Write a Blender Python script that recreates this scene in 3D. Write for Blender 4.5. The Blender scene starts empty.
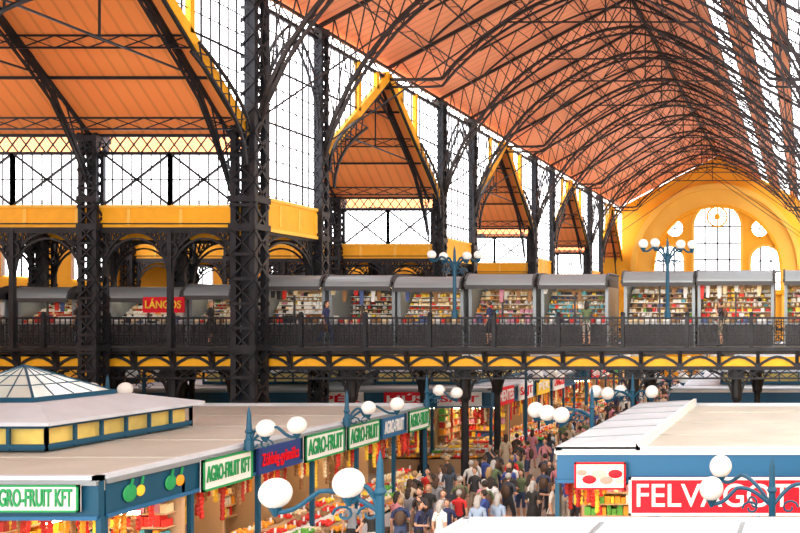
import bpy, math, random
from mathutils import Vector, Matrix
random.seed(7)
E=6.6
scene=bpy.context.scene
# ------------------------------------------------------------------ materials
def mat(name,col,rough=0.6,metal=0.0,emit=0.0,ecol=None,noise=0.0,nscale=3.0,spec=0.3):
    m=bpy.data.materials.new(name); m.use_nodes=True
    nt=m.node_tree; b=nt.nodes['Principled BSDF']
    b.inputs['Base Color'].default_value=(*col,1); b.inputs['Roughness'].default_value=rough
    b.inputs['Metallic'].default_value=metal
    b.inputs['Specular IOR Level'].default_value=spec
    if emit>0:
        b.inputs['Emission Color'].default_value=(*(ecol or col),1); b.inputs['Emission Strength'].default_value=emit
    if noise>0:
        tc=nt.nodes.new('ShaderNodeTexCoord'); n=nt.nodes.new('ShaderNodeTexNoise'); n.inputs['Scale'].default_value=nscale
        n.inputs['Detail'].default_value=5
        nt.links.new(tc.outputs['Object'],n.inputs['Vector'])
        r=nt.nodes.new('ShaderNodeValToRGB')
        r.color_ramp.elements[0].position=0.3; r.color_ramp.elements[1].position=0.7
        r.color_ramp.elements[0].color=(*[c*(1-noise) for c in col],1)
        r.color_ramp.elements[1].color=(*[min(1,c*(1+noise*0.6)) for c in col],1)
        nt.links.new(n.outputs['Fac'],r.inputs['Fac']); nt.links.new(r.outputs['Color'],b.inputs['Base Color'])
    return m
IRON=mat('painted_iron',(0.020,0.021,0.027),0.45,0.2,noise=0.4,nscale=2)
IRON2=mat('iron_brown',(0.032,0.026,0.026),0.5,0.2,noise=0.4,nscale=2)
YEL=mat('yellow_paint',(0.97,0.47,0.02),0.5,noise=0.08)
YELW=mat('yellow_wall',(0.97,0.50,0.04),0.7,noise=0.06,nscale=0.6)
YELL=mat('yellow_light',(0.98,0.60,0.11),0.7,noise=0.05,nscale=0.6)
TEAL=mat('teal_paint',(0.010,0.075,0.14),0.4)
BLUE=mat('blue_paint',(0.025,0.13,0.28),0.4)
GREYB=mat('stall_grey',(0.26,0.30,0.33),0.35,0.2)
DGREY=mat('counter_grey',(0.06,0.06,0.065),0.5)
WROOF=mat('white_roof',(0.54,0.59,0.66),0.6,noise=0.12,nscale=0.8)
BROOF=mat('beige_roof',(0.47,0.455,0.41),0.7,noise=0.14,nscale=0.5)
WHITE=mat('white_paint',(0.80,0.80,0.80),0.5)
WARMW=mat('warm_wall',(0.55,0.36,0.20),0.8)
RED=mat('sign_red',(0.70,0.005,0.02),0.5)
GREEN=mat('sign_green',(0.02,0.30,0.10),0.5)
GLOWGLASS=mat('daylight_glow_glass',(0.9,0.92,0.95),0.3,emit=3.6,ecol=(0.97,0.97,1.0))  # daylight behind the panes is painted in as emission, which also lights the hall
AMBG=mat('amber_glass',(0.70,0.52,0.13),0.15,emit=0.08,ecol=(0.9,0.7,0.3),noise=0.5,nscale=0.7)
PGLASS=mat('pale_glass',(0.66,0.76,0.72),0.08,spec=0.8,noise=.1,nscale=.8)
GLOBE=mat('opal_globe',(0.74,0.74,0.72),0.15,emit=0.08,ecol=(1,0.98,0.94),spec=0.6)
TUBE=mat('lamp_tube',(1,0.9,0.7),0.3,emit=17,ecol=(1,0.80,0.52))
CONC=mat('slab',(0.33,0.31,0.29),0.8,noise=0.2)
def roofmat(name,col,axis='X'):
    m=mat(name,col,0.5); nt=m.node_tree; b=nt.nodes['Principled BSDF']
    tc=nt.nodes.new('ShaderNodeTexCoord'); w=nt.nodes.new('ShaderNodeTexWave'); w.bands_direction=axis
    w.inputs['Scale'].default_value=0.6; w.inputs['Distortion'].default_value=0.0
    nt.links.new(tc.outputs['Object'],w.inputs['Vector'])
    n=nt.nodes.new('ShaderNodeTexNoise'); n.inputs['Scale'].default_value=0.5; nt.links.new(tc.outputs['Object'],n.inputs['Vector'])
    r=nt.nodes.new('ShaderNodeValToRGB'); r.color_ramp.elements[0].position=0.0; r.color_ramp.elements[1].position=0.18
    r.color_ramp.elements[0].color=(*[c*0.8 for c in col],1); r.color_ramp.elements[1].color=(*col,1)
    mx=nt.nodes.new('ShaderNodeMixRGB'); mx.blend_type='OVERLAY'; mx.inputs[0].default_value=0.15
    nt.links.new(w.outputs['Fac'],r.inputs['Fac']); nt.links.new(r.outputs['Color'],mx.inputs[1]); nt.links.new(n.outputs['Fac'],mx.inputs[2])
    nt.links.new(mx.outputs[0],b.inputs['Base Color'])
    return m
ORN=roofmat('orange_boards',(0.97,0.38,0.20),'Y')
ORA=roofmat('orange_boards_aisle',(0.97,0.32,0.09),'X')
def floormat():
    m=mat('floor_tiles',(0.5,0.42,0.34),0.4); nt=m.node_tree; b=nt.nodes['Principled BSDF']
    tc=nt.nodes.new('ShaderNodeTexCoord'); c=nt.nodes.new('ShaderNodeTexBrick'); c.inputs['Scale'].default_value=1.5
    c.inputs['Color1'].default_value=(0.56,0.46,0.38,1); c.inputs['Color2'].default_value=(0.48,0.39,0.33,1); c.inputs['Mortar'].default_value=(0.3,0.26,0.22,1)
    c.inputs['Mortar Size'].default_value=0.01
    nt.links.new(tc.outputs['Object'],c.inputs['Vector']); nt.links.new(c.outputs['Color'],b.inputs['Base Color']); return m
FLOOR=floormat()
PALC=[(0.75,0.04,0.03),(0.9,0.35,0.03),(0.95,0.65,0.06),(0.12,0.4,0.06),(0.85,0.68,0.42),(0.45,0.03,0.02),(0.78,0.78,0.78),(0.08,0.12,0.3),(0.6,0.25,0.35),(0.3,0.15,0.06),(0.03,0.03,0.04),(0.1,0.4,0.5)]
PAL=[mat('goods_%d'%i,c,0.5) for i,c in enumerate(PALC)]
# ------------------------------------------------------------------ builder
class B:
    def __init__(s,name): s.n=name; s.v=[]; s.f=[]; s.m=[]; s.mats=[]
    def mi(s,m):
        if m not in s.mats: s.mats.append(m)
        return s.mats.index(m)
    def quad(s,pts,m):
        i=len(s.v); s.v+= [tuple(p) for p in pts]; s.f.append(tuple(range(i,i+len(pts)))); s.m.append(s.mi(m))
    def hexa(s,p,m):
        i=len(s.v); s.v+=[tuple(q) for q in p]; k=s.mi(m)
        for f in ((0,3,2,1),(4,5,6,7),(0,1,5,4),(1,2,6,5),(2,3,7,6),(3,0,4,7)):
            s.f.append(tuple(i+j for j in f)); s.m.append(k)
    def box(s,a,b,m):
        x0,x1=sorted((a[0],b[0])); y0,y1=sorted((a[1],b[1])); z0,z1=sorted((a[2],b[2]))
        s.hexa([(x0,y0,z0),(x1,y0,z0),(x1,y1,z0),(x0,y1,z0),(x0,y0,z1),(x1,y0,z1),(x1,y1,z1),(x0,y1,z1)],m)
    def beam(s,p,q,w,h,m):
        p=Vector(p);q=Vector(q);d=(q-p)
        if d.length<1e-5: return
        d.normalize(); up=Vector((0,0,1))
        if abs(d.z)>0.95: up=Vector((0,1,0))
        sd=d.cross(up).normalized(); u=sd.cross(d).normalized()
        a=sd*(w/2); b=u*(h/2)
        s.hexa([p-a-b,p+a-b,p+a+b,p-a+b,q-a-b,q+a-b,q+a+b,q-a+b],m)
    def poly(s,pts,w,h,m):
        for i in range(len(pts)-1): s.beam(pts[i],pts[i+1],w,h,m)
    def latt(s,A,C,wc,wl,m,rung=True,cross=True):
        s.poly(A,wc,wc,m); s.poly(C,wc,wc,m)
        for i in range(len(A)-1):
            if cross: s.beam(A[i],C[i+1],wl,wl,m); s.beam(C[i],A[i+1],wl,wl,m)
            elif i%2: s.beam(A[i],C[i+1],wl,wl,m)
            else: s.beam(C[i],A[i+1],wl,wl,m)
        if rung:
            for a,c in zip(A,C): s.beam(a,c,wl,wl,m)
    def tube(s,pts,r,m,n=8):
        k=s.mi(m); rings=[]
        P=[Vector(p) for p in pts]
        R=r if isinstance(r,(list,tuple)) else [r]*len(P)
        for i,p in enumerate(P):
            d=(P[min(i+1,len(P)-1)]-P[max(i-1,0)]).normalized()
            up=Vector((0,0,1)) if abs(d.z)<0.9 else Vector((0,1,0))
            a=d.cross(up).normalized(); b=a.cross(d)
            st=len(s.v)
            for j in range(n):
                t=2*math.pi*j/n; s.v.append(tuple(p+(a*math.cos(t)+b*math.sin(t))*R[i]))
            rings.append(st)
        for i in range(len(rings)-1):
            for j in range(n):
                a,b2=rings[i],rings[i+1]; s.f.append((a+j,a+(j+1)%n,b2+(j+1)%n,b2+j)); s.m.append(k)
        s.f.append(tuple(rings[0]+j for j in range(n))); s.m.append(k)
        s.f.append(tuple(rings[-1]+j for j in range(n))); s.m.append(k)
    def ball(s,c,r,m,n=8,rg=5,sc=(1,1,1)):
        k=s.mi(m); st=len(s.v)
        s.v.append((c[0],c[1],c[2]+r*sc[2]))
        for i in range(1,rg):
            ph=math.pi*i/rg
            for j in range(n):
                t=2*math.pi*j/n
                s.v.append((c[0]+r*sc[0]*math.sin(ph)*math.cos(t),c[1]+r*sc[1]*math.sin(ph)*math.sin(t),c[2]+r*sc[2]*math.cos(ph)))
        s.v.append((c[0],c[1],c[2]-r*sc[2])); e=len(s.v)-1
        for j in range(n):
            s.f.append((st,st+1+j,st+1+(j+1)%n)); s.m.append(k)
            b0=st+1+(rg-2)*n
            s.f.append((e,b0+(j+1)%n,b0+j)); s.m.append(k)
        for i in range(rg-2):
            for j in range(n):
                a=st+1+i*n; b0=a+n
                s.f.append((a+j,b0+j,b0+(j+1)%n,a+(j+1)%n)); s.m.append(k)
    def make(s,parent=None,smooth=False,loc=None):
        me=bpy.data.meshes.new(s.n); me.from_pydata(s.v,[],s.f)
        for m in s.mats: me.materials.append(m)
        me.polygons.foreach_set('material_index',s.m)
        if smooth: me.polygons.foreach_set('use_smooth',[True]*len(s.f))
        me.update(); o=bpy.data.objects.new(s.n,me); scene.collection.objects.link(o)
        if parent: o.parent=parent
        if loc: o.location=loc
        return o
# ------------------------------------------------------------------ layout
XL,XR=-20.3,0.9; XC=(XL+XR)/2; HW=(XR-XL)/2
YEND=103.0
PAIRS=[(-1.4,3.4),(16.3,21.1),(34,38.8),(51.7,56.5),(69.4,74.2),(87.1,91.9)]
BAYS=[(3.4,16.3),(21.1,34),(38.8,51.7),(56.5,69.4),(74.2,87.1),(91.9,103)]
ZE,ZA=12.3,18.0
XW=-38.0
def R(x,y,z): return (x,y,z+E)
b=B('floor'); b.quad([(XW,-6,0),(14,-6,0),(14,YEND,0),(XW,YEND,0)],FLOOR); b.make()
b=B('ceiling')
b.quad([R(XL-.3,-4,ZE),R(XL-.3,YEND,ZE),R(XC,YEND,ZA),R(XC,-4,ZA)],ORN)
def rs(t,y,dz=0): return R(XR-HW*t,y,ZE+(ZA-ZE)*t+dz)
GL=((.06,.16),(.24,.34),(.46,.54))
edges=[-.03]+[e for g in GL for e in g]+[1.0]
for i in range(0,len(edges),2):
    t0,t1=edges[i],edges[i+1]
    b.quad([rs(t0,-4),rs(t1,-4),rs(t1,YEND),rs(t0,YEND)],ORN)
b.make()
b=B('skylight')
for (S0,S1) in GL:
    b.quad([rs(S0,-4,.03),rs(S1,-4,.03),rs(S1,YEND,.03),rs(S0,YEND,.03)],GLOWGLASS)
    y=-4
    while y<YEND:
        b.beam(rs(S0,y),rs(S1,y),.06,.06,IRON2); y+=1.6
    for t in (S0,(S0+S1)/2,S1): b.beam(rs(t,-4),rs(t,YEND),.06,.06,IRON2)
b.make()
b=B('ceiling_aisle')
for (y0,y1) in BAYS:
    yc=(y0+y1)/2
    for (a,c) in ((y0,yc),(y1,yc)):
        b.quad([R(XL,a,6.6),R(XW,a,6.6),R(XW,c,12.0),R(XL,c,12.0)],ORA)
b.make()
b=B('ceiling_strip')
for (y0,y1) in PAIRS:
    b.box(R(XL-.3,y0,4.15),R(XW,y1,4.3),CONC)
b.make()
# nave trusses
KT=[(0,6.3),(.06,8.3),(.12,9.7),(.2,11.0),(.3,12.3),(.4,13.3),(.5,14.1),(.6,14.8),(.7,15.35),(.8,15.8),(.9,16.1),(1,16.2)]
def interp(t):
    for i in range(len(KT)-1):
        if KT[i][0]<=t<=KT[i+1][0]:
            f=(t-KT[i][0])/(KT[i+1][0]-KT[i][0]); return KT[i][1]*(1-f)+KT[i+1][1]*f
def truss(y,big,mid=False):
    b=B('roof_truss')
    ts=[i/16 for i in range(17)]
    for sgn in (-1,1):
        X=lambda t: XC+sgn*HW*(1-t)
        zi=lambda t: max(interp(t),11.6) if mid else interp(t)
        O=[R(X(t),y,ZE+(ZA-ZE)*t-.15) for t in ts]; I=[R(X(t),y,zi(t)) for t in ts]
        if big:
            b.latt(O,I,.14,.04,IRON2,False,not mid)
            I2=[R(X(t),y,zi(t)-.36-(0 if mid else .1*(1-t))) for t in ts]
            b.latt(I,I2,.10,.035,IRON2,False,not mid)
        else:
            O=O[5:];I=I[5:]
            b.latt(O,I,.08,.035,IRON2,False,False)
    if big:
        b.beam(R(XC-HW*.45,y,14.4),R(XC+HW*.45,y,14.4),.07,.07,IRON2)
        b.beam(R(XC,y,18),R(XC,y,14.4),.07,.07,IRON2)
        for s in (-1,1):
            if not mid: b.beam(R(XC+s*HW*.98,y,7.2),R(XC-s*HW*.25,y,16.2),.05,.05,IRON2)
            b.beam(R(XC+s*HW*.25,y,14.4),R(XC,y,17.8),.05,.05,IRON2)
    b.make()
for (a,c) in PAIRS:
    for y in (a,c): truss(y,True)
for (a,c) in BAYS: 
    truss((a+c)/2,True,True)
    if a<60: truss(a*.75+c*.25,False); truss(a*.25+c*.75,False)
b=B('roof_purlins')
for sgn in (-1,1):
    for t in (.0,.2,.4,.6,.8):
        X=XC+sgn*HW*(1-t); z=ZE+(ZA-ZE)*t
        n=64
        ys=[14+(YEND-14)*i/n for i in range(n+1)]
        A=[R(X,y,z-.12) for y in ys]; C=[R(X,y,z-.6) for y in ys]
        b.latt(A,C,.05,.03,IRON2,False,False)
b.beam(R(XC,-4,ZA-.1),R(XC,YEND,ZA-.1),.2,.2,IRON)
b.make()
# columns
def lcol(x,y,z0,z1,w,name='lattice_column'):
    b=B(name); h=w/2; L=.16*w
    for sx in (-1,1):
        for sy in (-1,1):
            b.box((x+sx*h,y+sy*h,z0),(x+sx*(h-L*1.4),y+sy*(h-L*1.4),z1),IRON)
    n=max(2,int((z1-z0)/(w*1.0))); dz=(z1-z0)/n
    for i in range(n):
        a=z0+i*dz; c=a+dz
        for s in (-1,1):
            b.beam((x-h,y+s*h,a),(x+h,y+s*h,c),L*.7,.05,IRON); b.beam((x+h,y+s*h,a),(x-h,y+s*h,c),L*.7,.05,IRON)
            b.beam((x+s*h,y-h,a),(x+s*h,y+h,c),.05,L*.7,IRON); b.beam((x+s*h,y+h,a),(x+s*h,y-h,c),.05,L*.7,IRON)
            b.beam((x-h,y+s*h,a),(x+h,y+s*h,a),.05,L*.8,IRON)
    b.box((x-h*.45,y-h*.45,z0),(x+h*.45,y+h*.45,z1),IRON)
    b.box((x-h*1.3,y-h*1.3,z0),(x+h*1.3,y+h*1.3,z0+.5),IRON)
    for zz in (z0+E-1.2,z0+E+3.2,z0+E+4.2,z1-.3):
        if zz<z1: b.box((x-h*1.12,y-h*1.12,zz),(x+h*1.12,y+h*1.12,zz+.22),IRON)
    return b.make()
for (a,c) in PAIRS:
    for y in (a,c):
        w=.88 if y==34 else .58
        lcol(XL,y,0,E+12.1,w)
        lcol(XR+.3,y,0,E+12.1,.6)
        for x in (-26,-31.8,-37.5): lcol(x,y,0,E+6.7,.66)
for X in (XL,XR):
    b=B('eave_girder')
    n=110; ys=[-4+(YEND+4)*i/n for i in range(n+1)]
    b.latt([R(X,y,12.15) for y in ys],[R(X,y,11.6) for y in ys],.12,.04,IRON,False,False)
    b.make()
b=B('column_brace')
for (a,c) in PAIRS:
    for (y,s) in ((a,-1),(c,1)):
        P=[];Q=[]
        for i in range(9):
            u=i/8
            P.append(R(XL+.3,y+s*(.3+3.0*u**1.6),6.2+2.9*u**.8)); Q.append(R(XL+.3,y+s*(.3+3.0*u**1.6+.4),5.5+3.2*u**.8))
        b.latt(P,Q,.09,.04,IRON,False)
    for (y,s) in ((a,1),(c,-1)):
        P=[];Q=[]
        for i in range(9):
            u=i/8
            P.append(R(XL+.25,y+s*(.3+1.9*u**1.8),8.2+3.2*u**.8)); Q.append(R(XL+.25,y+s*(.3+1.9*u**1.8+.22),7.6+3.4*u**.8))
        b.latt(P,Q,.07,.03,IRON,False)
b.make()
# aisle gable trusses
for (y0,y1) in BAYS:
    yc=(y0+y1)/2; hw=(y1-y0)/2
    for X in (-20.9,-26,-31.8,-37.5):
        b=B('aisle_truss')
        for s in (-1,1):
            O=[];I=[]
            for i in range(11):
                u=i/10; yy=yc+s*hw*(1-u)
                O.append(R(X,yy,6.6+5.4*u-.12))
                zi=4.6+ (10.9-4.6)*(1-(1-u)**2.0)
                I.append(R(X,yy,min(zi,6.6+5.4*u-.35)))
            b.latt(O,I,.10,.04,IRON,False,True)
            J=[(p[0],p[1],p[2]-.3) for p in I]; b.latt(I,J,.07,.03,IRON,False,True)
        b.beam(R(X,yc-hw*.75,8.3),R(X,yc+hw*.75,8.3),.06,.06,IRON)
        b.beam(R(X,yc-hw*.4,10),R(X,yc+hw*.4,10),.05,.05,IRON)
        b.beam(R(X,yc,12),R(X,yc,8.3),.05,.05,IRON)
        for s in (-1,1): b.beam(R(X,yc+s*hw*.75,8.3),R(X,yc,10.8),.05,.05,IRON)
        b.make()
    b=B('aisle_purlins')
    for s in (-1,1):
        for u in (.12,.52,.95):
            yy=yc+s*hw*(1-u); z=6.6+5.4*u
            n=16; xs=[XL+(XW-XL)*i/n for i in range(n+1)]
            b.latt([R(x,yy,z-.1) for x in xs],[R(x,yy,z-.5) for x in xs],.06,.035,IRON,False,True)
        for u in (.32,.72):
            yy=yc+s*hw*(1-u); z=6.6+5.4*u-.08
            b.beam(R(XL,yy,z),R(XW,yy,z),.06,.1,IRON)
    b.make()
def arch_spandrel(b,x0,x1,y,z0,z1,wax='x'):
    n=14; A=[];C=[];Tp=[]
    for i in range(n+1):
        u=i/n; zz=z0+(z1-z0-.25)*math.sqrt(max(0,1-(2*u-1)**2))
        p=x0+(x1-x0)*u
        f=(lambda p,z: R(p,y,z)) if wax=='x' else (lambda p,z: R(y,p,z))
        A.append(f(p,zz)); C.append(f(p,min(zz+.22,z1))); Tp.append(f(p,z1))
    b.poly(A,.07,.07,IRON); b.poly(C,.06,.06,IRON); b.poly(Tp,.1,.1,IRON)
    for i in range(n):
        b.beam(C[i],Tp[i],.04,.04,IRON)
        b.beam(C[i],Tp[i+1],.035,.035,IRON); b.beam(Tp[i],C[i+1],.035,.035,IRON)
def ring(b,c,r,w,m,plane='x',n=12):
    P=[]
    for i in range(n+1):
        t=2*math.pi*i/n
        P.append((c[0]+r*math.cos(t),c[1],c[2]+r*math.sin(t)) if plane=='x' else (c[0],c[1]+r*math.cos(t),c[2]+r*math.sin(t)))
    b.poly(P,w,w,m)
wn=1
for (a,c) in PAIRS[1:]:
    for y in (a,c):
        b=B('window_%d'%wn); wn+=1
        s=-1 if y==a else 1
        b.quad([R(XL-.3,y,4.1),R(XW,y,4.1),R(XW,y,6.0),R(XL-.3,y,6.0)],GLOWGLASS)
        f=y+s*.08
        cols=[XL,-26,-31.8,-37.5]
        for i in range(3):
            m0=cols[i]-.4; m1=cols[i+1]+.4; mid=(m0+m1)/2
            for (p,q) in ((m0,mid),(mid,m1)):
                b.beam(R(p,f,4.1),R(q,f,6.0),.07,.07,IRON); b.beam(R(q,f,4.1),R(p,f,6.0),.07,.07,IRON)
                b.beam(R(p,f,4.1),R(p,f,6.0),.12,.12,IRON); b.beam(R(q,f,4.1),R(q,f,6.0),.12,.12,IRON)
                for k in range(1,7):
                    xx=p+(q-p)*k/7; b.beam(R(xx,f,4.1),R(xx,f,6.0),.035,.035,IRON)
                b.beam(R(p,f,5.05),R(q,f,5.05),.035,.04,IRON)
        b.make()
        b=B('frame_girder')
        n=36; xs=[XL+(XW-XL)*i/n for i in range(n+1)]
        b.latt([R(x,f,6.65) for x in xs],[R(x,f,6.0) for x in xs],.11,.04,IRON,False)
        b.box(R(XL-.35,y-.06,3.25),R(XW,y+.06,4.08),YEL)
        b.box(R(XL-.35,f-.06,4.02),R(XW,f+.06,4.12),YELL); b.box(R(XL-.35,f-.06,3.2),R(XW,f+.06,3.3),IRON)
        b.box(R(XL-.35,f-.04,3.42),R(XW,f+.04,3.46),IRON2)
        x=XL-.5
        while x>XW+1: 
            b.box(R(x,y-.1,3.38),R(x-.12,y+.1,3.98),YELL); x-=1.9
        for i in range(3):
            m0=cols[i]-.35; m1=cols[i+1]+.35; mm=(m0+m1)/2
            arch_spandrel(b,m0,mm,f,1.3,3.15); arch_spandrel(b,mm,m1,f,1.3,3.15)
            b.beam(R(mm,f,-1.1),R(mm,f,3.2),.16,.16,IRON)
            for k in (m0,mm,m1): ring(b,R(k,f-.05,2.5),.3,.05,IRON)
        b.make()
def muntins(b,X,y0,y1,zlo,zhi,sy=.48,sz=.7):
    n=max(1,round((y1-y0)/sy))
    for i in range(n+1):
        y=y0+(y1-y0)*i/n; lo=zlo(y)
        if zhi-lo>.1: b.beam(R(X,y,lo),R(X,y,zhi),.05 if i%2 else .03,.05,IRON)
    z=zhi;k=0
    while z>min(zlo(y0),zlo(y1)):
        ys=[y0+(y1-y0)*k2/40 for k2 in range(41) if zlo(y0+(y1-y0)*k2/40)<=z]
        if len(ys)>1: b.beam(R(X,ys[0],z),R(X,ys[-1],z),.04,.08 if k%3==0 else .035,IRON)
        z-=sz;k+=1
for X,side in ((XL,1),(XR,-1)):
    for (y0,y1) in PAIRS:
        b=B('window_%d'%wn); wn+=1
        b.quad([R(X-.06*side,y0+.2,4.5),R(X-.06*side,y1-.2,4.5),R(X-.06*side,y1-.2,11.6),R(X-.06*side,y0+.2,11.6)],GLOWGLASS)
        muntins(b,X,y0+.3,y1-.3,lambda y:4.5,11.6)
        b.box(R(X-.1,y0+.3,3.3),R(X+.1,y1-.3,4.45),YEL)
        b.box(R(X-.16,y0+.3,4.4),R(X+.16,y1-.3,4.52),YELL); b.box(R(X-.16,y0+.3,3.25),R(X+.16,y1-.3,3.38),YELL)
        for k in range(4):
            yy=y0+.4+k*1.33
            b.box(R(X-.13,yy,3.5),R(X+.13,yy+.1,4.3),YELL)
        arch_spandrel(b,y0+.3,y1-.3,X,1.2,3.2,'y')
        b.make()
    for (y0,y1) in BAYS:
        yc=(y0+y1)/2
        b=B('window_%d'%wn); wn+=1
        g=lambda y: 6.75+5.1*(1-abs(y-yc)/((y1-y0)/2))
        xx=X-.06*side
        b.quad([R(xx,y0+.2,g(y0)),R(xx,y0+.2,11.6),R(xx,yc-.3,11.6)],GLOWGLASS)
        b.quad([R(xx,y1-.2,g(y1)),R(xx,y1-.2,11.6),R(xx,yc+.3,11.6)],GLOWGLASS)
        muntins(b,X,y0+.3,yc-.3,g,11.6); muntins(b,X,yc+.3,y1-.3,g,11.6)
        for s in (y0,y1):
            b.beam(R(X+.02,s,6.6),R(X+.02,yc,11.8),.22,.36,YEL)
            b.beam(R(X+.05,s,6.3),R(X+.05,yc,11.5),.10,.10,IRON)
            q=s*.48+yc*.52; b.beam(R(X+.03,q,g(q)),R(X+.03,q,11.6),.2,.22,YEL)
            q=s*.2+yc*.8; b.beam(R(X+.03,q,g(q)),R(X+.03,q,11.6),.2,.22,YEL)
        b.make()
b=B('wall_left'); b.box((XW-.4,-4,0),(XW,YEND,E+6.5),YELW)
b.make()
for (y0,y1) in BAYS[1:]:
    b=B('window_%d'%wn); wn+=1
    for k in range(3):
        yy=y0+2+k*4.2
        pts=[R(XW+.05,yy-1,2.0+0)]+[R(XW+.05,yy-1*math.cos(t),3.6+math.sin(t)) for t in [math.pi*i/8 for i in range(9)]]+[R(XW+.05,yy+1,2.0)]
        b.quad(pts,GLOWGLASS); b.poly(pts,.12,.12,WHITE); b.beam(R(XW+.08,yy,2),R(XW+.08,yy,4.6),.06,.06,IRON)
    b.make()
b=B('wall_right'); b.box((13.6,-4,0),(14,YEND,E+6.5),YELW); b.make()
# end wall
b=B('wall_back')
b.hexa([R(XL,YEND,-6.6),R(XR,YEND,-6.6),R(XR,YEND+.4,-6.6),R(XL,YEND+.4,-6.6),R(XL,YEND,ZE),R(XR,YEND,ZE),R(XR,YEND+.4,ZE),R(XL,YEND+.4,ZE)],YELW)
b.quad([R(XL,YEND,ZE),R(XR,YEND,ZE),R(XC,YEND,ZA)],YELW)
b.box((XW,YEND,0),(XL,YEND+.4,E+6.6),YELW); b.box((XR,YEND,0),(14,YEND+.4,E+12),YELW)
def arcpts(cx,cz,r,n=32,a0=0,a1=math.pi): return [(cx+r*math.cos(a0+(a1-a0)*i/n),cz+r*math.sin(a0+(a1-a0)*i/n)) for i in range(n+1)]
def band(b,cx,cz,r0,r1,d,m,y=YEND,n=32,a0=0,a1=math.pi):
    I=arcpts(cx,cz,r0,n,a0,a1);O=arcpts(cx,cz,r1,n,a0,a1)
    for i in range(n):
        p=[R(I[i][0],y-d,I[i][1]),R(O[i][0],y-d,O[i][1]),R(O[i+1][0],y-d,O[i+1][1]),R(I[i+1][0],y-d,I[i+1][1])]
        q=[(a[0],y,a[2]) for a in p]
        b.hexa(p+q,m)
band(b,XC,5.3,8.9,9.5,.8,YELL); band(b,XC,5.3,7.2,8.9,.35,YELL); band(b,XC,5.3,6.9,7.2,.6,YEL)
for s in (-1,1):
    b.box(R(XC+s*7.1,YEND-.35,-4),R(XC+s*9.5,YEND,5.3),YELL)
    b.beam(R(XC+s*HW,YEND-.15,ZE-.3),R(XC,YEND-.15,ZA-.3),.3,.35,YEL)
b.box(R(XL,YEND-.5,2.6),R(XR,YEND,3.1),YEL)
b.make()
def archwin(cx,hw,z0,zs,nx,nz):
    global wn
    b=B('window_%d'%wn); wn+=1; y=YEND-.03
    pts=[R(cx+hw,y,z0)]+[R(p,y,z) for p,z in arcpts(cx,zs,hw,20)]+[R(cx-hw,y,z0)]
    b.quad(pts,GLOWGLASS); b.poly(pts+[pts[0]],.28,.28,YELL)
    for i in range(1,nx):
        x=cx-hw+2*hw*i/nx; zt=zs+math.sqrt(max(0,hw*hw-(x-cx)**2)); b.beam(R(x,y-.06,z0),R(x,y-.06,zt),.16,.12,IRON2)
    for k in range(1,nz+1):
        z=z0+(zs-z0)*k/nz; b.beam(R(cx-hw,y-.06,z),R(cx+hw,y-.06,z),.12,.16,IRON2)
    return b
b=archwin(XC,2.7,2.8,10.1,4,4)
ring(b,R(XC,YEND-.2,11.2),1.1,.18,YEL,'x',20); b.ball(R(XC,YEND-.2,11.2),.35,YEL); 
for k in range(8):
    t=k*math.pi/4; b.beam(R(XC,YEND-.2,11.2),R(XC+1.05*math.cos(t),YEND-.2,11.2+1.05*math.sin(t)),.1,.1,YEL)
b.make()
for s in (-1,1):
    archwin(XC+s*5.35,1.75,2.8,6.3,3,3).make()
    b=B('window_%d'%wn); wn+=1; cx=XC+s*4.7
    pts=[R(cx+1.0*math.cos(t),YEND-.03,9.9+1.0*math.sin(t)) for t in [2*math.pi*i/20 for i in range(20)]]
    b.quad(pts,GLOWGLASS); b.poly(pts+[pts[0]],.2,.2,YEL); b.beam(R(cx-1,YEND-.1,9.9),R(cx+1,YEND-.1,9.9),.1,.1,IRON2); b.beam(R(cx,YEND-.1,8.9),R(cx,YEND-.1,10.9),.1,.1,IRON2)
    b.make()
# ------------------------------------------------------------------ gallery
def railing(b,p0,p1,z):
    L=math.dist(p0,p1); d=((p1[0]-p0[0])/L,(p1[1]-p0[1])/L)
    P=lambda s,h:(p0[0]+d[0]*s,p0[1]+d[1]*s,z+h)
    plane='x' if abs(d[0])>.5 else 'y'
    b.beam(P(0,1.1),P(L,1.1),.1,.08,IRON); b.beam(P(0,.95),P(L,.95),.03,.03,IRON); b.beam(P(0,.12),P(L,.12),.05,.05,IRON); b.beam(P(0,.45),P(L,.45),.03,.03,IRON)
    s=0;i=0
    while s<L:
        if i%12==0: b.beam(P(s,0),P(s,1.2),.14,.14,IRON); b.ball(P(s,1.25),.09,IRON)
        else: b.beam(P(s,.12),P(s,1.1),.032,.032,IRON)
        if i%2==1: ring(b,P(s,.7),.17,.035,IRON,plane,8); ring(b,P(s,.28),.12,.035,IRON,plane,8)
        s+=.2; i+=1
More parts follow.
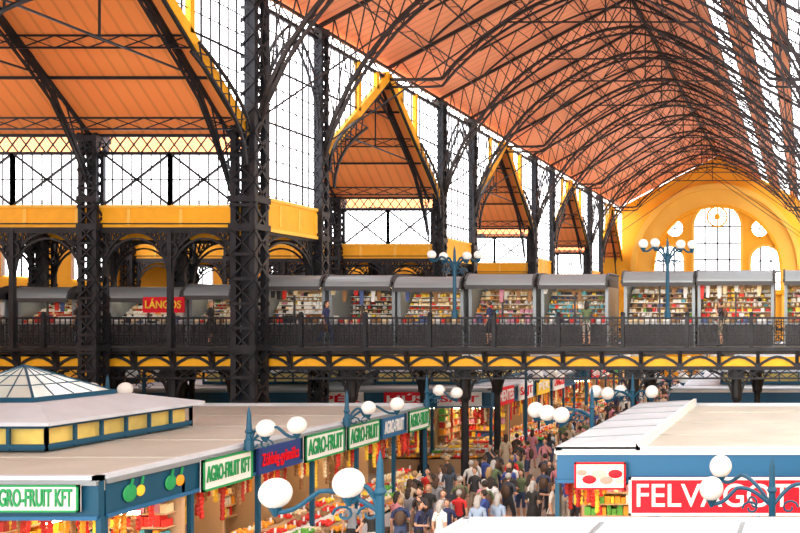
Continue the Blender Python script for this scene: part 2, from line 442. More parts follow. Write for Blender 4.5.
def fascia(b,p0,p1,z):
    L=math.dist(p0,p1); d=((p1[0]-p0[0])/L,(p1[1]-p0[1])/L); nrm=(d[1],-d[0])
    P=lambda s,o,h:(p0[0]+d[0]*s+nrm[0]*o,p0[1]+d[1]*s+nrm[1]*o,z+h)
    b.beam(P(0,.12,-.06),P(L,.12,-.06),.3,.14,IRON)
    b.beam(P(0,.06,-.2),P(L,.06,-.2),.14,.1,IRON2)
    b.beam(P(0,-.05,-.52),P(L,-.05,-.52),.06,.36,YEL)
    b.beam(P(0,.03,-.74),P(L,.03,-.74),.1,.09,IRON)
    s=0
    while s<L:
        b.beam(P(s,.05,-.1),P(s,.05,-.75),.14,.16,IRON); b.beam(P(s,.0,-.72),P(s,.28,-.15),.1,.12,IRON)
        for k in range(6):
            u=k/6;u2=(k+1)/6
            b.beam(P(s+1.45*u,.02,-.7+.36*math.sin(math.pi*u)),P(s+1.45*u2,.02,-.7+.36*math.sin(math.pi*u2)),.06,.1,IRON)
        s+=1.45
    n=int(L/.5)
    b.latt([P(L*i/n,0,-.8) for i in range(n+1)],[P(L*i/n,0,-1.15) for i in range(n+1)],.07,.035,IRON,False)
GZ=5.5
b=B('gallery_bridge')
b.box((XW,34.65,GZ-.25),(XR+8,39.6,GZ),CONC)
fascia(b,(XW,34.65),(XR+8,34.65),GZ)
x=XW
while x<XR+8:
    b.box((x,34.7,GZ-.75),(x+.2,39.6,GZ-.25),IRON); x+=2.9
railing(b,(XW,34.7),(XR+8,34.7),GZ); railing(b,(XW,39.5),(XR+8,39.5),GZ)
b.make()
b=B('gallery_side')
b.box((-26,39.6,GZ-.25),(XL+.3,YEND,GZ),CONC)
b.box((XL+.3,39.6,GZ-.7),(XL+.4,YEND,GZ),YEL)
b.box((XL+.3,39.6,GZ-.12),(XL+.5,YEND,GZ),IRON); b.box((XL+.3,39.6,GZ-.8),(XL+.46,YEND,GZ-.68),IRON)
railing(b,(XL+.4,39.6),(XL+.4,90),GZ)
b.make()
b=B('gallery_far')
b.box((XL,92,GZ-.25),(XR+8,96,GZ),CONC); b.box((XL,91.9,GZ-.8),(XR+8,92,GZ),YEL); b.box((XL,91.8,GZ-.12),(XR+8,91.9,GZ+.1),IRON)
b.beam((XL,91.9,GZ+1.1),(XR+8,91.9,GZ+1.1),.1,.1,IRON)
b.make()
def iron_post(x,y):
    b=B('iron_post')
    b.tube([(x,y,0),(x,y,.4),(x,y,.5),(x,y,3.4),(x,y,3.6),(x,y,4.3)],[.26,.24,.16,.13,.2,.2],IRON,10)
    for dx,dy in ((1,0),(-1,0)):
        P=[(x+dx*.15+dx*.9*(1-math.cos(t)),y,3.5+1.1*math.sin(t)) for t in [math.pi/2*i/6 for i in range(7)]]
        b.poly(P,.09,.09,IRON); ring(b,(x+dx*.4,y,4.35),.18,.04,IRON)
    b.box((x-.3,y-.3,4.3),(x+.3,y+.3,4.75),IRON)
    b.make()
for x in (-33.5,-29,-24,-17.2,-12.9,-6.5,-2.6,3): iron_post(x,35.3)
for x in (-29,-24,-16,-12.9,-6.5,-2,3): iron_post(x,39)
def gstall(x0,x1,h,style):
    b=B('souvenir_stall'); y0,y1=36.0,37.9; z=GZ
    for x in (x0+.06,x1-.06):
        for y in (y0,y1): b.box((x-.06,y-.06,z),(x+.06,y+.06,z+h-.25),GREYB)
    b.box((x0,y1-.05,z),(x1,y1,z+h-.3),DGREY if style==0 else WARMW)
    for x in (x0+.02,x1-.02): b.box((x-.015,y0,z),(x+.015,y1,z+h-.3),GREYB)
    n=6; prof=[(y0-.45+.5*(1-math.cos(t)),z+h-.5+.5*math.sin(t)) for t in [math.pi/2*i/n for i in range(n+1)]]+[(y1,z+h)]
    for i in range(len(prof)-1):
        (a,za),(c,zc)=prof[i],prof[i+1]
        b.hexa([(x0,a,za-.04),(x1,a,za-.04),(x1,c,zc-.04),(x0,c,zc-.04),(x0,a,za),(x1,a,za),(x1,c,zc),(x0,c,zc)],GREYB)
    for x in (x0,x1):
        b.quad([(x,q[0],q[1]) for q in prof]+[(x,y1,z+h-.5)],DGREY)
        b.tube([(x,q[0]-.01,q[1]+.01) for q in prof],.045,DGREY,5)
    b.box((x0,y0-.47,z+h-.6),(x1,y0-.42,z+h-.44),DGREY)
    b.box((x0+.1,y0+.3,z+h-.48),(x1-.1,y0+.33,z+h-.45),TUBE)
    b.box((x0+.05,y0-.1,z),(x1-.05,y0+.5,z+.85),DGREY)
    b.box((x0+.03,y0-.15,z+.85),(x1-.03,y0+.55,z+.9),GREYB)
    base=random.choice([[6,4,9,6,10],[6,4,8,6,9],[4,9,5,6,6],[6,7,11,10,6],[10,6,4,9,6],[6,4,2,6,0]])
    rows=7
    for r in range(rows):
        zz=z+.95+r*(h-1.55)/rows*1.0
        yy=y0+.25+.16*r if style else y1-.35
        b.box((x0+.06,yy-.02,zz-.025),(x1-.06,yy+.2,zz),WARMW if r%2 else WHITE)
        x=x0+.1; rowm=random.choice(base); shape=random.random()
        while x<x1-.2:
            w=random.uniform(.05,.2); hh=random.uniform(.07,(h-1.55)/rows-.03)
            q=random.random(); m=PAL[rowm] if q<.35 else PAL[random.choice(base) if q<.8 else random.randrange(12)]
            if shape<.5: b.ball((x+w/2,yy+.06,zz+hh/2),hh/2,m,6,4,(w/hh,w/hh,1))
            else: b.box((x,yy,zz),(x+w,yy+.12,zz+hh),m)
            x+=w+random.uniform(.01,.06)
    xm=(x0+x1)/2
    b.box((xm-.03,y0-.05,z+.9),(xm+.03,y0,z+h-.5),DGREY)
    for i in range(int((x1-x0)/.22)):
        if random.random()<.35:
            xx=x0+.1+i*.22; m=PAL[random.choice(base+[0,9,7])]; l=random.uniform(.15,.55)
            b.hexa([(xx+.02,y0-.1,z+h-.6-l),(xx+.13,y0-.1,z+h-.6-l),(xx+.13,y0-.06,z+h-.6-l),(xx+.02,y0-.06,z+h-.6-l),(xx,y0-.1,z+h-.6),(xx+.17,y0-.1,z+h-.6),(xx+.17,y0-.06,z+h-.6),(xx,y0-.06,z+h-.6)],m)
    x=x0+.15
    while x<x1-.2:
        w=random.uniform(.1,.25); hh=random.uniform(.08,.3)
        b.box((x,y0,z+.9),(x+w,y0+.2,z+.9+hh),PAL[random.choice(base+[0,9,7])]); x+=w+.05
    return b.make()
for (x0,x1,h,st) in [(-33.6,-30.9,2.3,1),(-30.4,-28.2,2.3,1),(-26.9,-23.9,2.3,2),(-23.8,-22.0,2.4,1),(-20.95,-18.55,2.75,1),(-18.4,-15.85,2.75,0),(-15.75,-13.2,2.7,2),(-13.0,-10.4,2.8,1),(-10.2,-7.6,2.8,1),(-7.0,-4.25,2.9,1),(-4.15,-1.2,2.95,1),(-.8,1.9,2.95,1)]:
    gstall(x0,x1,h,st)
# ------------------------------------------------------------------ ground floor blocks
def shop_row(T,u0,u1,style,name='market_stall',fz=2.75):
    b=B(name); n=max(1,round((u1-u0)/2.6)); L=(u1-u0)/n
    bx=lambda a,c,m: b.box(T(*a),T(*c),m)
    bx((u0,-.15,fz),(u1,0,3.45),TEAL if style!='blue' else BLUE)
    bx((u0,-.02,3.38),(u1,.06,3.47),WHITE if style=='blue' else GREYB); bx((u0,-.02,fz-.04),(u1,.05,fz+.04),BLUE)
    bx((u0,-2.5,0),(u1,-2.4,fz+.3),WARMW)
    for i in range(n+1):
        u=u0+i*L; bx((u-.05,-.1,0),(u+.05,0,fz),TEAL)
        if 0<i<n: bx((u-.03,-2.4,0),(u+.03,-.9,fz),WARMW)
    for i in range(n):
        a=u0+i*L+.12; c=a+L-.24
        bx((a,-.8,0),(c,.75,.62),random.choice([WHITE,TEAL,WARMW,WARMW]))
        bx((a,-1.3,2.55),(c,-1.24,2.62),TUBE)
        for k in range(4):
            v0=.75-.4*k; zz=.62+.16*k
            bx((a,v0-.4,.6),(c,v0,zz),WARMW if k%2 else WHITE)
            u=a
            while u<c-.3:
                cw=random.uniform(.35,.55); m=PAL[random.choice([0,1,2,3,4,0,1,2,5,9,4])]
                r=random.choice([.045,.055,.07])
                uu=u+r
                while uu<u+cw-r:
                    vv=v0-.06
                    while vv>v0-.38:
                        b.ball(T(uu,vv,zz+r*.8+random.uniform(0,.05)),r,m,6,4); vv-=r*1.9
                    uu+=r*1.9
                bx((u+cw*.4,v0-.02,zz+.12),(u+cw*.6,v0-.01,zz+.24),WHITE)
                u+=cw+.03
        for r in range(5):
            zz=1.2+r*.3
            bx((a,-2.4,zz-.03),(c,-2.05,zz),WARMW)
            u=a+.02; m0=random.choice(PAL)
            while u<c-.12:
                w=random.uniform(.07,.16); hh=random.uniform(.13,.26)
                bx((u,-2.35,zz),(u+w,-2.12,zz+hh),m0 if random.random()<.4 else PAL[random.choice([0,1,2,3,4,5,9,4,1,0,6,8])]); u+=w+.02
        u=a+.05
        while u<c:
            if random.random()<.85:
                m=PAL[random.choice([0,5,5,9,4,9,1,2])]; l=random.randint(3,9)
                v=random.choice([-.25,-.5])
                for q in range(l): b.ball(T(u+random.uniform(-.02,.02),v,fz-.1-q*.1),.06,m,5,4,(1,1,1.2))
            u+=.13
    return b.make()
TL=lambda u,v,z:(-13.6+v,u,z)
TRr=lambda u,v,z:(-5.9-v,u,z)
def block(x0,x1,y0,y1,roofm,name='stall_block_roof'):
    b=B(name); 
    b.box((x0,y0,3.25),(x1,y1,3.45),roofm)
    b.box((x0+2.6,y0+2.6,0),(x1-2.6,y1-.2,3.25),WARMW)
    for (p,q) in (((x0,y0,3.45),(x0+.15,y1,3.55)),((x1-.15,y0,3.45),(x1,y1,3.55)),((x0,y0,3.45),(x1,y0+.15,3.55)),((x0,y1-.15,3.45),(x1,y1,3.55))):
        b.box(p,q,WROOF)
    y=y0+3
    while y<y1-1: b.box((x0+.2,y,3.45),(x1-.2,y+.05,3.475),roofm); y+=3
    return b.make()
block(-31,-13.62,17.95,33.4,BROOF)
shop_row(TL,18.1,33.4,'teal')
TF=lambda u,v,z:(u,17.9-v,z)
shop_row(TF,-29.2,-13.6,'teal')
block(-5.9,7,22.0,33.4,BROOF)
shop_row(TRr,22.1,33.4,'blue')
TF2=lambda u,v,z:(u,21.95-v,z)
shop_row(TF2,-5.85,6,'blue')
b=B('sloped_roof_strip')
b.hexa([(-5.9,22,3.5),(-3.9,22,3.5),(-3.9,33.4,3.5),(-5.9,33.4,3.5),(-5.9,22,3.56),(-4.0,22,3.66),(-4.0,33.4,3.66),(-5.9,33.4,3.56)],WROOF)
b.box((-4.0,22,3.45),(-3.9,33.4,3.70),WHITE)
y=23.5
while y<33: b.beam((-5.9,y,3.57),(-4.0,y,3.67),.05,.03,GREYB); y+=1.9
b.make()
b=B('foreground_stall_roof')
b.box((-5.3,5.5,3.2),(6,14.6,3.4),WROOF); b.box((-5.1,5.7,0),(5.8,14.4,3.2),TEAL)
b.box((-5.35,14.5,3.15),(6,14.65,3.47),WROOF); b.box((-5.38,5.5,3.15),(-5.25,14.6,3.47),WROOF)
for x in (-3.2,-1,1.2,3.4): b.box((x,5.5,3.4),(x+.06,14.6,3.43),GREYB)
b.make()
def monitor(x0,x1,y0,y1,zb,zt,pyr=True,name='roof_lantern'):
    b=B(name)
    b.box((x0,y0,zb),(x1,y1,zb+.08),TEAL)
    b.box((x0+.1,y0+.1,zb),(x1-.1,y1-.1,zt),AMBG)
    for (p,q) in (((x0,y0),(x1,y0)),((x1,y0),(x1,y1)),((x0,y0),(x0,y1)),((x0,y1),(x1,y1))):
        L=math.dist(p,q); n=max(2,round(L/.9))
        for i in range(n+1):
            x=p[0]+(q[0]-p[0])*i/n; y=p[1]+(q[1]-p[1])*i/n
            b.beam((x,y,zb),(x,y,zt),.07,.07,TEAL)
        b.beam((*p,zb+.1),(*q,zb+.1),.08,.1,TEAL); b.beam((*p,zt-.04),(*q,zt-.04),.08,.08,TEAL)
    o=.25; ins=1.0; zr=zt+.42
    b.box((x0-o,y0-o,zt),(x1+o,y1+o,zt+.09),WROOF)
    lo=[(x0-o,y0-o,zt+.09),(x1+o,y0-o,zt+.09),(x1+o,y1+o,zt+.09),(x0-o,y1+o,zt+.09)]
    hi=[(x0+ins,y0+ins,zr),(x1-ins,y0+ins,zr),(x1-ins,y1-ins,zr),(x0+ins,y1-ins,zr)]
    b.hexa(lo+hi,WROOF)
    if pyr:
        cx=(x0+x1)/2;cy=(y0+y1)/2; w=min(x1-x0,y1-y0)*.25
        base=[(cx-w,cy-w),(cx+w,cy-w),(cx+w,cy+w),(cx-w,cy+w)]; ap=(cx,cy,zr+.85)
        b.box((cx-w-.1,cy-w-.1,zr),(cx+w+.1,cy+w+.1,zr+.12),TEAL)
        for i in range(4):
            p=base[i];q=base[(i+1)%4]
            b.quad([(*p,zr+.12),(*q,zr+.12),ap],PGLASS)
            b.beam((*p,zr+.12),ap,.05,.05,TEAL)
            for k in (1,2,3):
                m=(p[0]+(q[0]-p[0])*k/4,p[1]+(q[1]-p[1])*k/4,zr+.13); b.beam(m,ap,.022,.022,TEAL)
            for hh in (.35,.65):
                a2=[p[j]+(ap[j]-p[j])*hh for j in (0,1)]+[zr+.12+.73*hh+.01]; c2=[q[j]+(ap[j]-q[j])*hh for j in (0,1)]+[zr+.12+.73*hh+.01]
                b.beam(a2,c2,.022,.022,TEAL)
    b.make()
monitor(-23.0,-17.7,21.7,26.8,3.5,4.1)
for (y0,y1) in ((40.3,55),(58,72),(75,90)):
    block(-31,-13.62,y0,y1,WROOF); shop_row(TL,y0+.1,y1,'teal')
    block(-5.9,7,y0,y1,WROOF); shop_row(TRr,y0+.1,y1,'blue')
    TFa=lambda u,v,z,y0=y0:(u,y0-.05-v,z)
    shop_row(TFa,-29,-13.6,'teal'); shop_row(TFa,-5.85,6,'blue')
    monitor(-20,-15.6,y0+3,y1-3,3.5,4.1); monitor(-28,-23,y0+3,y1-3,3.5,4.1); monitor(-3.9,1.5,y0+3,y1-3,3.5,4.1,False)
# ------------------------------------------------------------------ signs
def sign(text,c,w,h,face,bg,fg,border=None,fit=.88,name='shop_sign',vf=.62,off=.018):
    b=B(name); 
    if face=='x': b.box((c[0],c[1]-w/2,c[2]-h/2),(c[0]+.07,c[1]+w/2,c[2]+h/2),bg)
    else: b.box((c[0]-w/2,c[1]-.07,c[2]-h/2),(c[0]+w/2,c[1],c[2]+h/2),bg)
    if border:
        t=h*.07
        for s in (-1,1):
            if face=='x':
                b.box((c[0]+.02,c[1]-w/2,c[2]+s*h/2-t*s),(c[0]+.09,c[1]+w/2,c[2]+s*h/2),border); b.box((c[0]+.02,c[1]+s*w/2-t*s,c[2]-h/2),(c[0]+.09,c[1]+s*w/2,c[2]+h/2),border)
            else:
                b.box((c[0]-w/2,c[1]-.09,c[2]+s*h/2-t*s),(c[0]+w/2,c[1]-.02,c[2]+s*h/2),border); b.box((c[0]+s*w/2-t*s,c[1]-.09,c[2]-h/2),(c[0]+s*w/2,c[1]-.02,c[2]+h/2),border)
    o=b.make()
    if text:
        cu=bpy.data.curves.new('lettering','FONT'); cu.body=text; cu.size=1; cu.align_x='CENTER'; cu.align_y='CENTER'; cu.extrude=.01; cu.offset=off
        cu.materials.append(fg)
        t=bpy.data.objects.new('lettering',cu); scene.collection.objects.link(t); bpy.context.view_layer.update()
        d=t.dimensions
        sx=w*fit/max(d.x,.01); sy=h*vf/max(d.y,.01); 
        t.scale=(sx,min(sy,sx*2.4),1); t.parent=o
        if face=='x': t.location=(c[0]+.09,c[1],c[2]); t.rotation_euler=(math.pi/2,0,math.pi/2)
        else: t.location=(c[0],c[1]-.09,c[2]); t.rotation_euler=(math.pi/2,0,0)
    return o
YT=mat('sign_yellow',(0.9,0.6,0.05),0.5); LG=mat('sign_pale',(0.8,0.85,0.75),0.5); NAVY=mat('sign_navy',(0.02,0.05,0.2),0.5); PINK=mat('meat_pink',(0.75,0.3,0.25),0.5)
sign('AGRO-FRUIT KFT',(-14.75,17.83,3.15),1.75,.52,'y',WHITE,GREEN,GREEN,vf=.7)
sign('AGRO-FRUIT KFT',(-13.55,21.75,3.05),1.85,.72,'x',WHITE,GREEN,GREEN)
sign('Zöldség-gyümölcs',(-13.55,23.9,3.05),1.9,.66,'x',NAVY,RED,None)
sign('AGRO-FRUIT',(-13.55,26.15,3.05),2.1,.72,'x',WHITE,GREEN,GREEN)
sign('AGRO-FRUIT',(-13.55,28.45,3.05),2.0,.72,'x',WHITE,GREEN,GREEN)
sign('AGRO-FRUIT',(-13.55,30.5,3.05),1.6,.66,'x',BLUE,WHITE,None)
sign('AGRO-FRUIT',(-13.55,32.5,3.05),1.7,.72,'x',WHITE,GREEN,GREEN)
for i,(yy,c1) in enumerate([(42,RED),(45,WHITE),(48,YT),(51,WHITE),(60,RED),(63,WHITE),(66,GREEN)]):
    sign(['HENTES','SAJT','PÉK','LÁNGOS'][i%4],(-13.55,yy,3.1),2.2,.8,'x',c1,RED if c1==WHITE else WHITE)
for i,(xx,c1) in enumerate([(-14.9,WHITE),(-17.2,RED),(-20,WHITE)]):
    sign(['SAJT','HÚS','PÉK'][i],(xx,40.15,3.1),1.9,.6,'y',c1,RED if c1==WHITE else WHITE)
sign('FELVÁGOTT S',(-1.65,21.85,2.42),4.95,.9,'y',RED,WHITE,WHITE,.93,vf=.76,off=.006)
o=sign('',(-4.8,21.85,2.9),1.2,.64,'y',LG,RED,RED)
b=B('meat_picture')
for i,(dx,dz,s) in enumerate(((-.42,.08,.09),(-.25,-.08,.13),(-.02,.06,.14),(.15,-.1,.12),(.36,.05,.13),(.45,-.12,.08))): b.ball((-4.8+dx,21.77,2.9+dz),s,(PINK,RED,PAL[4])[i%3],10,6,(1.3,.1,.8))
b.make(parent=o)
b=B('counter_canopy'); b.box((-5.8,20.9,1.78),(5,21.9,1.9),WHITE); b.box((-5.8,20.85,1.73),(5,20.95,1.93),WHITE); b.make()
b=B('painted_vegetable_sign')
for (yy,m,s) in ((18.7,GREEN,.2),(19.0,YT,.13),(19.9,GREEN,.18),(20.2,PAL[1],.14)):
    b.ball((-13.57,yy,3.08),s,m,12,7,(.15,1,.9)); b.beam((-13.55,yy,3.2),(-13.55,yy+.05,3.36),.03,.04,GREEN)
b.make()
sign('LÁNGOS',(-24.45,35.5,GZ+1.6),1.55,.6,'y',RED,YT,None)
# ------------------------------------------------------------------ lamps
def lamp(x,y,z0,ztop,globes,r,name='globe_lamp'):
    b=B(name)
    b.tube([(x,y,z0),(x,y,z0+.25),(x,y,z0+.3),(x,y,ztop-.5),(x,y,ztop-.45),(x,y,ztop-.38),(x,y,ztop),(x,y,ztop+.18)],[.12,.11,.075,.065,.1,.065,.045,.005],TEAL,8)
    for (dx,dy,gz) in globes:
        L=math.hypot(dx,dy); ux,uy=dx/L,dy/L
        zb=gz-r-.06; z1=ztop-.75
        P=[]
        for i in range(13):
            u=i/12; P.append((x+ux*L*u,y+uy*L*u,z1+(zb-z1)*u+ .32*math.sin(math.pi*u)-(.12*math.sin(math.pi*min(1,max(0,(u-.6)/.4))) )))
        b.tube(P,.038,TEAL,6)
        Q=[(x+ux*(L*.35+.16*math.cos(t)*(1-t/9)),y+uy*(L*.35+.16*math.cos(t)*(1-t/9)),z1-.02+.14*math.sin(t)*(1-t/9)) for t in [i*.6 for i in range(12)]]
        b.tube(Q,.022,TEAL,5)
        b.tube([(x+dx,y+dy,zb-.06),(x+dx,y+dy,zb),(x+dx,y+dy,zb+.09)],[.03,.06,.11],TEAL,8)
        b.ball((x+dx,y+dy,gz),r,GLOBE,20,14)
    o=b.make(smooth=False)
    for p in o.data.polygons:
        if o.data.materials[p.material_index]==GLOBE: p.use_smooth=True
    return o
lamp(-6.35,13.9,0,E-2.15,[(-1.45,-.2,E-2.58),(-.42,-.1,E-2.45)],.225)
lamp(-13.45,22.5,3.4,E-2.3,[(.35,.1,E-2.68),(1.05,.2,E-2.62)],.22)
lamp(-13.5,27.4,3.4,E-2.3,[(.4,.5,E-2.7),(.95,1.2,E-2.65)],.21)
lamp(-13.5,33.2,3.4,E-2.2,[(.35,.2,E-2.6),(.95,.3,E-2.7)],.21)
lamp(-6.3,27.5,0,E-2.2,[(-1.75,.3,E-2.75),(-1.3,-.1,E-2.8),(-.85,-.2,E-2.85)],.24)
lamp(-6.3,34,0,E-2.2,[(-1.4,.2,E-2.7),(-.9,-.1,E-2.75),(-.5,.3,E-2.7),(.7,0,E-2.7)],.24)
for y in (42,50,58,68,78): lamp(-6.1,y,0,E-2.2,[(-1.2,.2,E-2.6),(-.6,-.1,E-2.7),(.6,0,E-2.7)],.25)
for y in (44,56,66): lamp(-13.2,y,0,E-2.2,[(1.2,.2,E-2.6),(.6,-.1,E-2.7)],.25)
lamp(-.6,17.0,0,E-2.7,[(-1.1,-.1,E-3.1),(-1.05,1.2,E-2.9),(.9,.1,E-3.0)],.22)
lamp(-13.0,34.5,GZ+1.1,E+2.5,[(-.85,0,E+2.35),(-.5,.25,E+2.3),(.5,-.1,E+2.3),(.85,.1,E+2.35)],.16)
lamp(-5.1,34.5,GZ+1.1,E+2.8,[(-.9,0,E+2.75),(-.5,.25,E+2.8),(.5,-.1,E+2.72),(.9,.1,E+2.72)],.18)
for (x,y) in ((-24.5,42),(-17.5,44),(-27,38),(-2,44),(2,46),(-22.5,30)): lamp(x,y,3.45 if y!=38 else 0,E-2.0,[(-.5,0,E-2.3),(.5,.1,E-2.3)],.22)
# ------------------------------------------------------------------ people
def objmat(name,mode):
    m=bpy.data.materials.new(name); m.use_nodes=True; nt=m.node_tree; b=nt.nodes['Principled BSDF']; b.inputs['Roughness'].default_value=.75
    oi=nt.nodes.new('ShaderNodeObjectInfo')
    if mode=='color': nt.links.new(oi.outputs['Color'],b.inputs['Base Color'])
    else:
        r=nt.nodes.new('ShaderNodeValToRGB'); r.color_ramp.interpolation='CONSTANT'
        cols=mode; r.color_ramp.elements[0].color=(*cols[0],1); r.color_ramp.elements[1].position=1/len(cols); r.color_ramp.elements[1].color=(*cols[1],1)
        for i in range(2,len(cols)):
            e=r.color_ramp.elements.new(i/len(cols)); e.color=(*cols[i],1)
        nt.links.new(oi.outputs['Random'],r.inputs['Fac']); nt.links.new(r.outputs['Color'],b.inputs['Base Color'])
    return m
SHIRT=objmat('shirt_cloth','color')
PANTS=objmat('trouser_cloth',[(0.03,0.05,0.12),(0.02,0.02,0.025),(0.3,0.25,0.18),(0.07,0.1,0.2),(0.5,0.48,0.42),(0.04,0.04,0.05)])
HAIR=objmat('hair',[(0.02,0.015,0.01),(0.06,0.03,0.015),(0.35,0.22,0.1),(0.03,0.02,0.015),(0.4,0.38,0.36)])
SKIN=mat('skin',(0.60,0.34,0.23),.5); SHOE=mat('shoe',(0.05,0.045,0.04),.6); EYE=mat('eye',(0.02,0.02,0.02),.3); LIP=mat('lip',(0.45,0.12,0.1),.5); BAG=mat('bag_cloth',(0.1,0.06,0.04),.6)
def person_mesh(name,pose,female,shorts,bag):
    st=pose.get('stride',0); 
    J={}
    J['pel']=(0,0,.95,.13,.10);J['waist']=(0,0,1.08,.125 if not female else .105,.09);J['chest']=(0,0,1.28,.155 if not female else .135,.105)
    J['sh']=(0,-.005,1.40,.12,.085);J['neck']=(0,.0,1.47,.055,.055);J['nk2']=(0,.012,1.54,.052,.052)
    eds=[('pel','waist','shirt'),('waist','chest','shirt'),('chest','sh','shirt'),('sh','neck','shirt'),('neck','nk2','skin')]
    for s,k in ((-1,'l'),(1,'r')):
        w=.175 if not female else .155
        arm=pose.get('arm_'+k,'down')
        J['s'+k]=(s*w,0,1.385,.062,.06)
        if arm=='down': el=(s*(w+.06),-.04,1.12);wr=(s*(w+.06),.04,.88)
        elif arm=='bent': el=(s*(w+.06),-.03,1.12);wr=(s*(w-.02),.21,1.10)
        elif arm=='reach': el=(s*(w+.04),.18,1.22);wr=(s*(w),.42,1.18)
        else: el=(s*(w+.07),.10,1.20);wr=(s*(w-.07),.17,1.42)
        sg=s*st
        J['e'+k]=(*el,.043,.043);J['w'+k]=(*wr,.028,.03)
        J['h'+k]=(s*.09,0,.90,.095,.095)
        J['k'+k]=(s*.10,.04+.16*sg,.50+abs(st)*.01,.06,.062)
        J['c'+k]=(s*.10,-.01+.2*sg-.02,.33,.052,.056)
        ya=-.03+.30*sg; za=.09+(.07 if sg<0 else 0)
        J['a'+k]=(s*.10,ya,za,.036,.038);J['t'+k]=(s*.115,ya+.16,.045 if sg>=0 else .05,.04,.03)
        eds+=[('sh','s'+k,'shirt'),('s'+k,'e'+k,'sleeve'),('e'+k,'w'+k,'skin'),('pel','h'+k,'pants'),('h'+k,'k'+k,'pants'),('k'+k,'c'+k,'pants' if not shorts else 'skin'),('c'+k,'a'+k,'pants' if not shorts else 'skin'),('a'+k,'t'+k,'shoe')]
    names=list(J); me=bpy.data.meshes.new('tmp'); me.from_pydata([J[n][:3] for n in names],[(names.index(a),names.index(c)) for a,c,_ in eds],[])
    ob=bpy.data.objects.new('tmp',me); scene.collection.objects.link(ob)
    md=ob.modifiers.new('Skin','SKIN'); md.use_smooth_shade=True
    for i,n in enumerate(names):
        me.skin_vertices[0].data[i].radius=(J[n][3],J[n][4]); me.skin_vertices[0].data[i].use_root=(n=='pel')
    ob.modifiers.new('Sub','SUBSURF').levels=1
    ob.modifiers['Sub'].render_levels=1
    dg=bpy.context.evaluated_depsgraph_get(); ev=ob.evaluated_get(dg); bm=bpy.data.meshes.new_from_object(ev)
    bb=B(name); mm={'shirt':SHIRT,'sleeve':SHIRT,'skin':SKIN,'pants':PANTS,'shoe':SHOE}
    bb.v=[tuple(v.co) for v in bm.vertices]
    def dseg(p,a,c):
        a=Vector(a);c=Vector(c);d=c-a;t=max(0,min(1,(p-a).dot(d)/d.length_squared)); return (p-(a+d*t)).length,t
    for p in bm.polygons:
        c=Vector(p.center); best=None
        for (a,e,t) in eds:
            d,tt=dseg(c,J[a][:3],J[e][:3]); rr=J[a][3]*(1-tt)+J[e][3]*tt
            if best is None or d-rr<best[0]: best=(d-rr,t,tt)
        t=best[1]
        if t=='sleeve' and best[2]>.75: t='skin'
        if t=='shirt' and c.z<.93: t='pants'
        bb.f.append(tuple(p.vertices)); bb.m.append(bb.mi(mm[t]))
    bpy.data.objects.remove(ob)
    if pose.get('skirt'):
        n=14; rings=[(1.02,.13,.10),(.9,.165,.14),(.7,.2,.18),(.5,.235,.21)]
        st0=len(bb.v)
        for z,rx,ry in rings:
            for j in range(n): t=2*math.pi*j/n; bb.v.append((rx*math.cos(t)*(1+.05*(j%2)),ry*math.sin(t)*(1+.05*(j%2)),z))
        for i in range(3):
            for j in range(n): a=st0+i*n; bb.f.append((a+j,a+(j+1)%n,a+n+(j+1)%n,a+n+j)); bb.m.append(bb.mi(SHIRT))
    hc=(0,.02,1.635)
    s0=len(bb.v); bb.ball(hc,.115,SKIN,14,10,(.68,.82,1.0))
    for i in range(s0,len(bb.v)):
        x,y,z=bb.v[i]
        if z<hc[2]: f=1-.35*(hc[2]-z)/.115; bb.v[i]=(x*f,(y-hc[1])*(1-.15*(hc[2]-z)/.115)+hc[1]+.012*(hc[2]-z)/.115,z)
    bb.ball((0,.118,1.615),.016,SKIN,6,5,(.8,1.1,1.5))
    for s in (-1,1):
        bb.ball((s*.08,.015,1.63),.022,SKIN,6,5,(.4,.8,1.2)); bb.ball((s*.03,.106,1.645),.0095,EYE,6,4,(1.2,.6,.8))
        bb.ball((s*.03,.105,1.662),.013,HAIR,6,4,(1.3,.4,.25))
    bb.ball((0,.105,1.58),.018,LIP,6,4,(1.2,.4,.35))
    s0=len(bb.v); bb.ball((0,.004,1.66),.112,HAIR,14,9,(.78,.9,.86))
    for i in range(s0,len(bb.v)):
        x,y,z=bb.v[i]
        if y>.055 and z<1.69: bb.v[i]=(x*.9,.055,max(z,1.66))
    if female:
        bb.ball((0,-.055,1.55),.1,HAIR,12,8,(.85,.55,1.5))
    for s,k in ((-1,'l'),(1,'r')):
        W=Vector(J['w'+k][:3]); d=(W-Vector(J['e'+k][:3])).normalized(); 
        side=Vector((0,1,0)) if abs(d.z)>.7 else Vector((s,0,0)); side=(side-d*side.dot(d)).normalized(); nn=d.cross(side)
        bb.tube([W-d*.01,W+d*.03,W+d*.07,W+d*.085],[.024,.032,.034,.022],SKIN,8)
        for q,(off,ln) in enumerate(((-.024,.055),(-.008,.072),(.008,.078),(.024,.068))):
            p0=W+d*.075+side*off; bb.tube([p0,p0+d*ln*.5+nn*.006,p0+d*ln*.85+nn*.025],[.009,.0085,.006],SKIN,5)
        p0=W+d*.03+side*.028; bb.tube([p0,p0+d*.03+side*.025,p0+d*.055+side*.028],[.011,.010,.007],SKIN,5)
    if bag==1:
        bb.ball((0,-.17,1.22),.16,BAG,10,8,(.9,.55,1.3))
        for s in (-1,1): bb.tube([(s*.11,-.12,1.38),(s*.12,0,1.455),(s*.12,.115,1.36),(s*.13,.1,1.2),(s*.14,-.08,1.08)],.014,BAG,5)
    if bag==2:
        bb.box((.2,-.12,.62),(.32,.16,.88),BAG); bb.tube([(.26,-.1,.88),(.2,0,1.15),(.14,.0,1.44),(.0,-.11,1.36)],.01,BAG,5)
    o=bb.make(smooth=True); me=o.data; bpy.data.objects.remove(o); return me
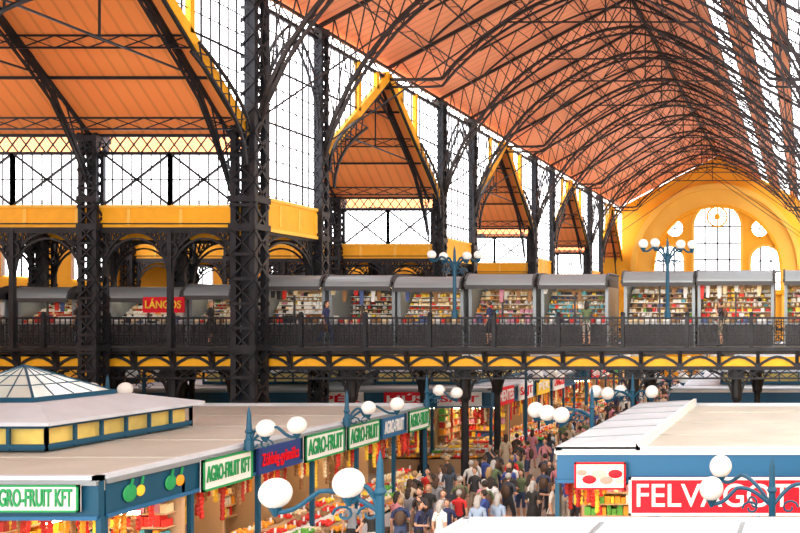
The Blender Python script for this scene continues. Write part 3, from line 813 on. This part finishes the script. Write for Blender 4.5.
VAR=[person_mesh('shopper_body',*a) for a in [
 ({'stride':.9,'arm_l':'down','arm_r':'bent'},False,False,1),
 ({'stride':.5,'arm_l':'down','arm_r':'down'},False,True,0),
 ({'stride':-.8,'arm_l':'bent','arm_r':'down'},True,False,2),
 ({'stride':0,'arm_l':'down','arm_r':'reach'},True,True,0),
 ({'stride':.3,'arm_l':'bent','arm_r':'bent','skirt':1},True,True,0),
 ({'stride':0,'arm_l':'up','arm_r':'bent'},False,True,1),
 ({'stride':-.6,'arm_l':'down','arm_r':'down','skirt':1},True,True,2)]]
COL=[(0.02,0.03,0.1),(0.65,0.65,0.63),(0.03,0.03,0.035),(0.7,0.03,0.03),(0.25,0.26,0.28),(0.6,0.48,0.34),(0.04,0.08,0.3),(0.65,0.25,0.3),(0.12,0.17,0.08),(0.3,0.4,0.55),(0.02,0.02,0.02),(0.04,0.05,0.07)]
def person(x,y,v,col,rot,z=0,sc=1):
    o=bpy.data.objects.new('shopper',VAR[v%7]); o.location=(x,y,z); o.rotation_euler=(0,0,rot); o.scale=(sc,sc,sc); o.color=(*col,1); scene.collection.objects.link(o)
fixed=[(-11.0,25.3,0,(0.02,0.04,0.12),.3),(-9.65,24.6,6,(0.8,0.8,0.78),-.4),(-8.95,25.4,1,(0.05,0.05,0.05),2.6),(-9.4,27.8,2,(0.75,0.75,0.75),.2),(-10.4,33,0,(0.7,0.02,0.02),0),(-8.3,28.1,3,(0.8,0.8,0.75),-1.2),(-9.3,33.3,5,(0.02,0.03,0.06),.1),(-9.7,37.4,0,(0.03,0.05,0.2),0),(-11.6,29,3,(0.03,0.03,0.03),1.4),(-11.9,27.4,4,(0.6,0.5,0.35),1.6),(-10.6,28.6,5,(0.15,0.17,0.08),.5),(-10.75,30.3,1,(0.03,0.03,0.035),3.0),(-9.9,31.4,2,(0.8,0.8,0.8),.0),(-8.6,30.6,0,(0.04,0.06,0.12),.2),(-7.7,31.5,1,(0.02,0.03,0.06),-.2),(-7.4,27.2,6,(0.6,0.55,0.5),-1.4),(-12.1,31,2,(0.7,0.7,0.72),1.5),(-8.9,35,1,(0.03,0.03,0.05),.2)]
pts=[]
for f in fixed: person(f[0],f[1],f[2],f[3],f[4],0,random.uniform(.97,1.07)); pts.append(f[:2])
tries=0
while len(pts)<225 and tries<14000:
    tries+=1
    y=24.5+ (random.random()**1.6)*58; x=random.uniform(-12.3,-7.0)
    if y<27 and x>-8.3: continue
    if min(math.dist((x,y),p) for p in pts)<.58: continue
    pts.append((x,y)); person(x,y,random.randrange(7),random.choice(COL),random.choice([0,0,math.pi,math.pi,random.uniform(0,6.28)])+random.uniform(-.3,.3),0,random.uniform(.94,1.08))
for (x,v) in ((-18.2,2),(-12.0,1),(-22.6,4),(-27.6,0),(-8.3,3),(-3.2,5)): person(x,35.35,v,random.choice(COL),random.choice([1.5,-1.5,0]),GZ)
# ------------------------------------------------------------------ light
w=bpy.data.worlds.new('World'); scene.world=w; w.use_nodes=True; bg=w.node_tree.nodes['Background']
bg.inputs[0].default_value=(1,0.975,0.94,1); bg.inputs[1].default_value=3.6
sd=bpy.data.lights.new('sun','SUN'); sd.energy=1.7; sd.angle=math.radians(25); sd.color=(1,.88,.70)
so=bpy.data.objects.new('sun',sd); so.rotation_euler=(math.radians(72),0,math.radians(-20)); scene.collection.objects.link(so)
# ------------------------------------------------------------------ camera
cd=bpy.data.cameras.new('camera'); co=bpy.data.objects.new('camera',cd); scene.collection.objects.link(co)
co.location=(0,0,E); co.rotation_euler=(math.pi/2,0,0)
cd.sensor_width=36; cd.lens=930/800*36; cd.shift_x=-405/800; cd.shift_y=51.5/800; cd.clip_end=400
scene.camera=co
scene.view_settings.view_transform='Standard'
scene.view_settings.exposure=0.33
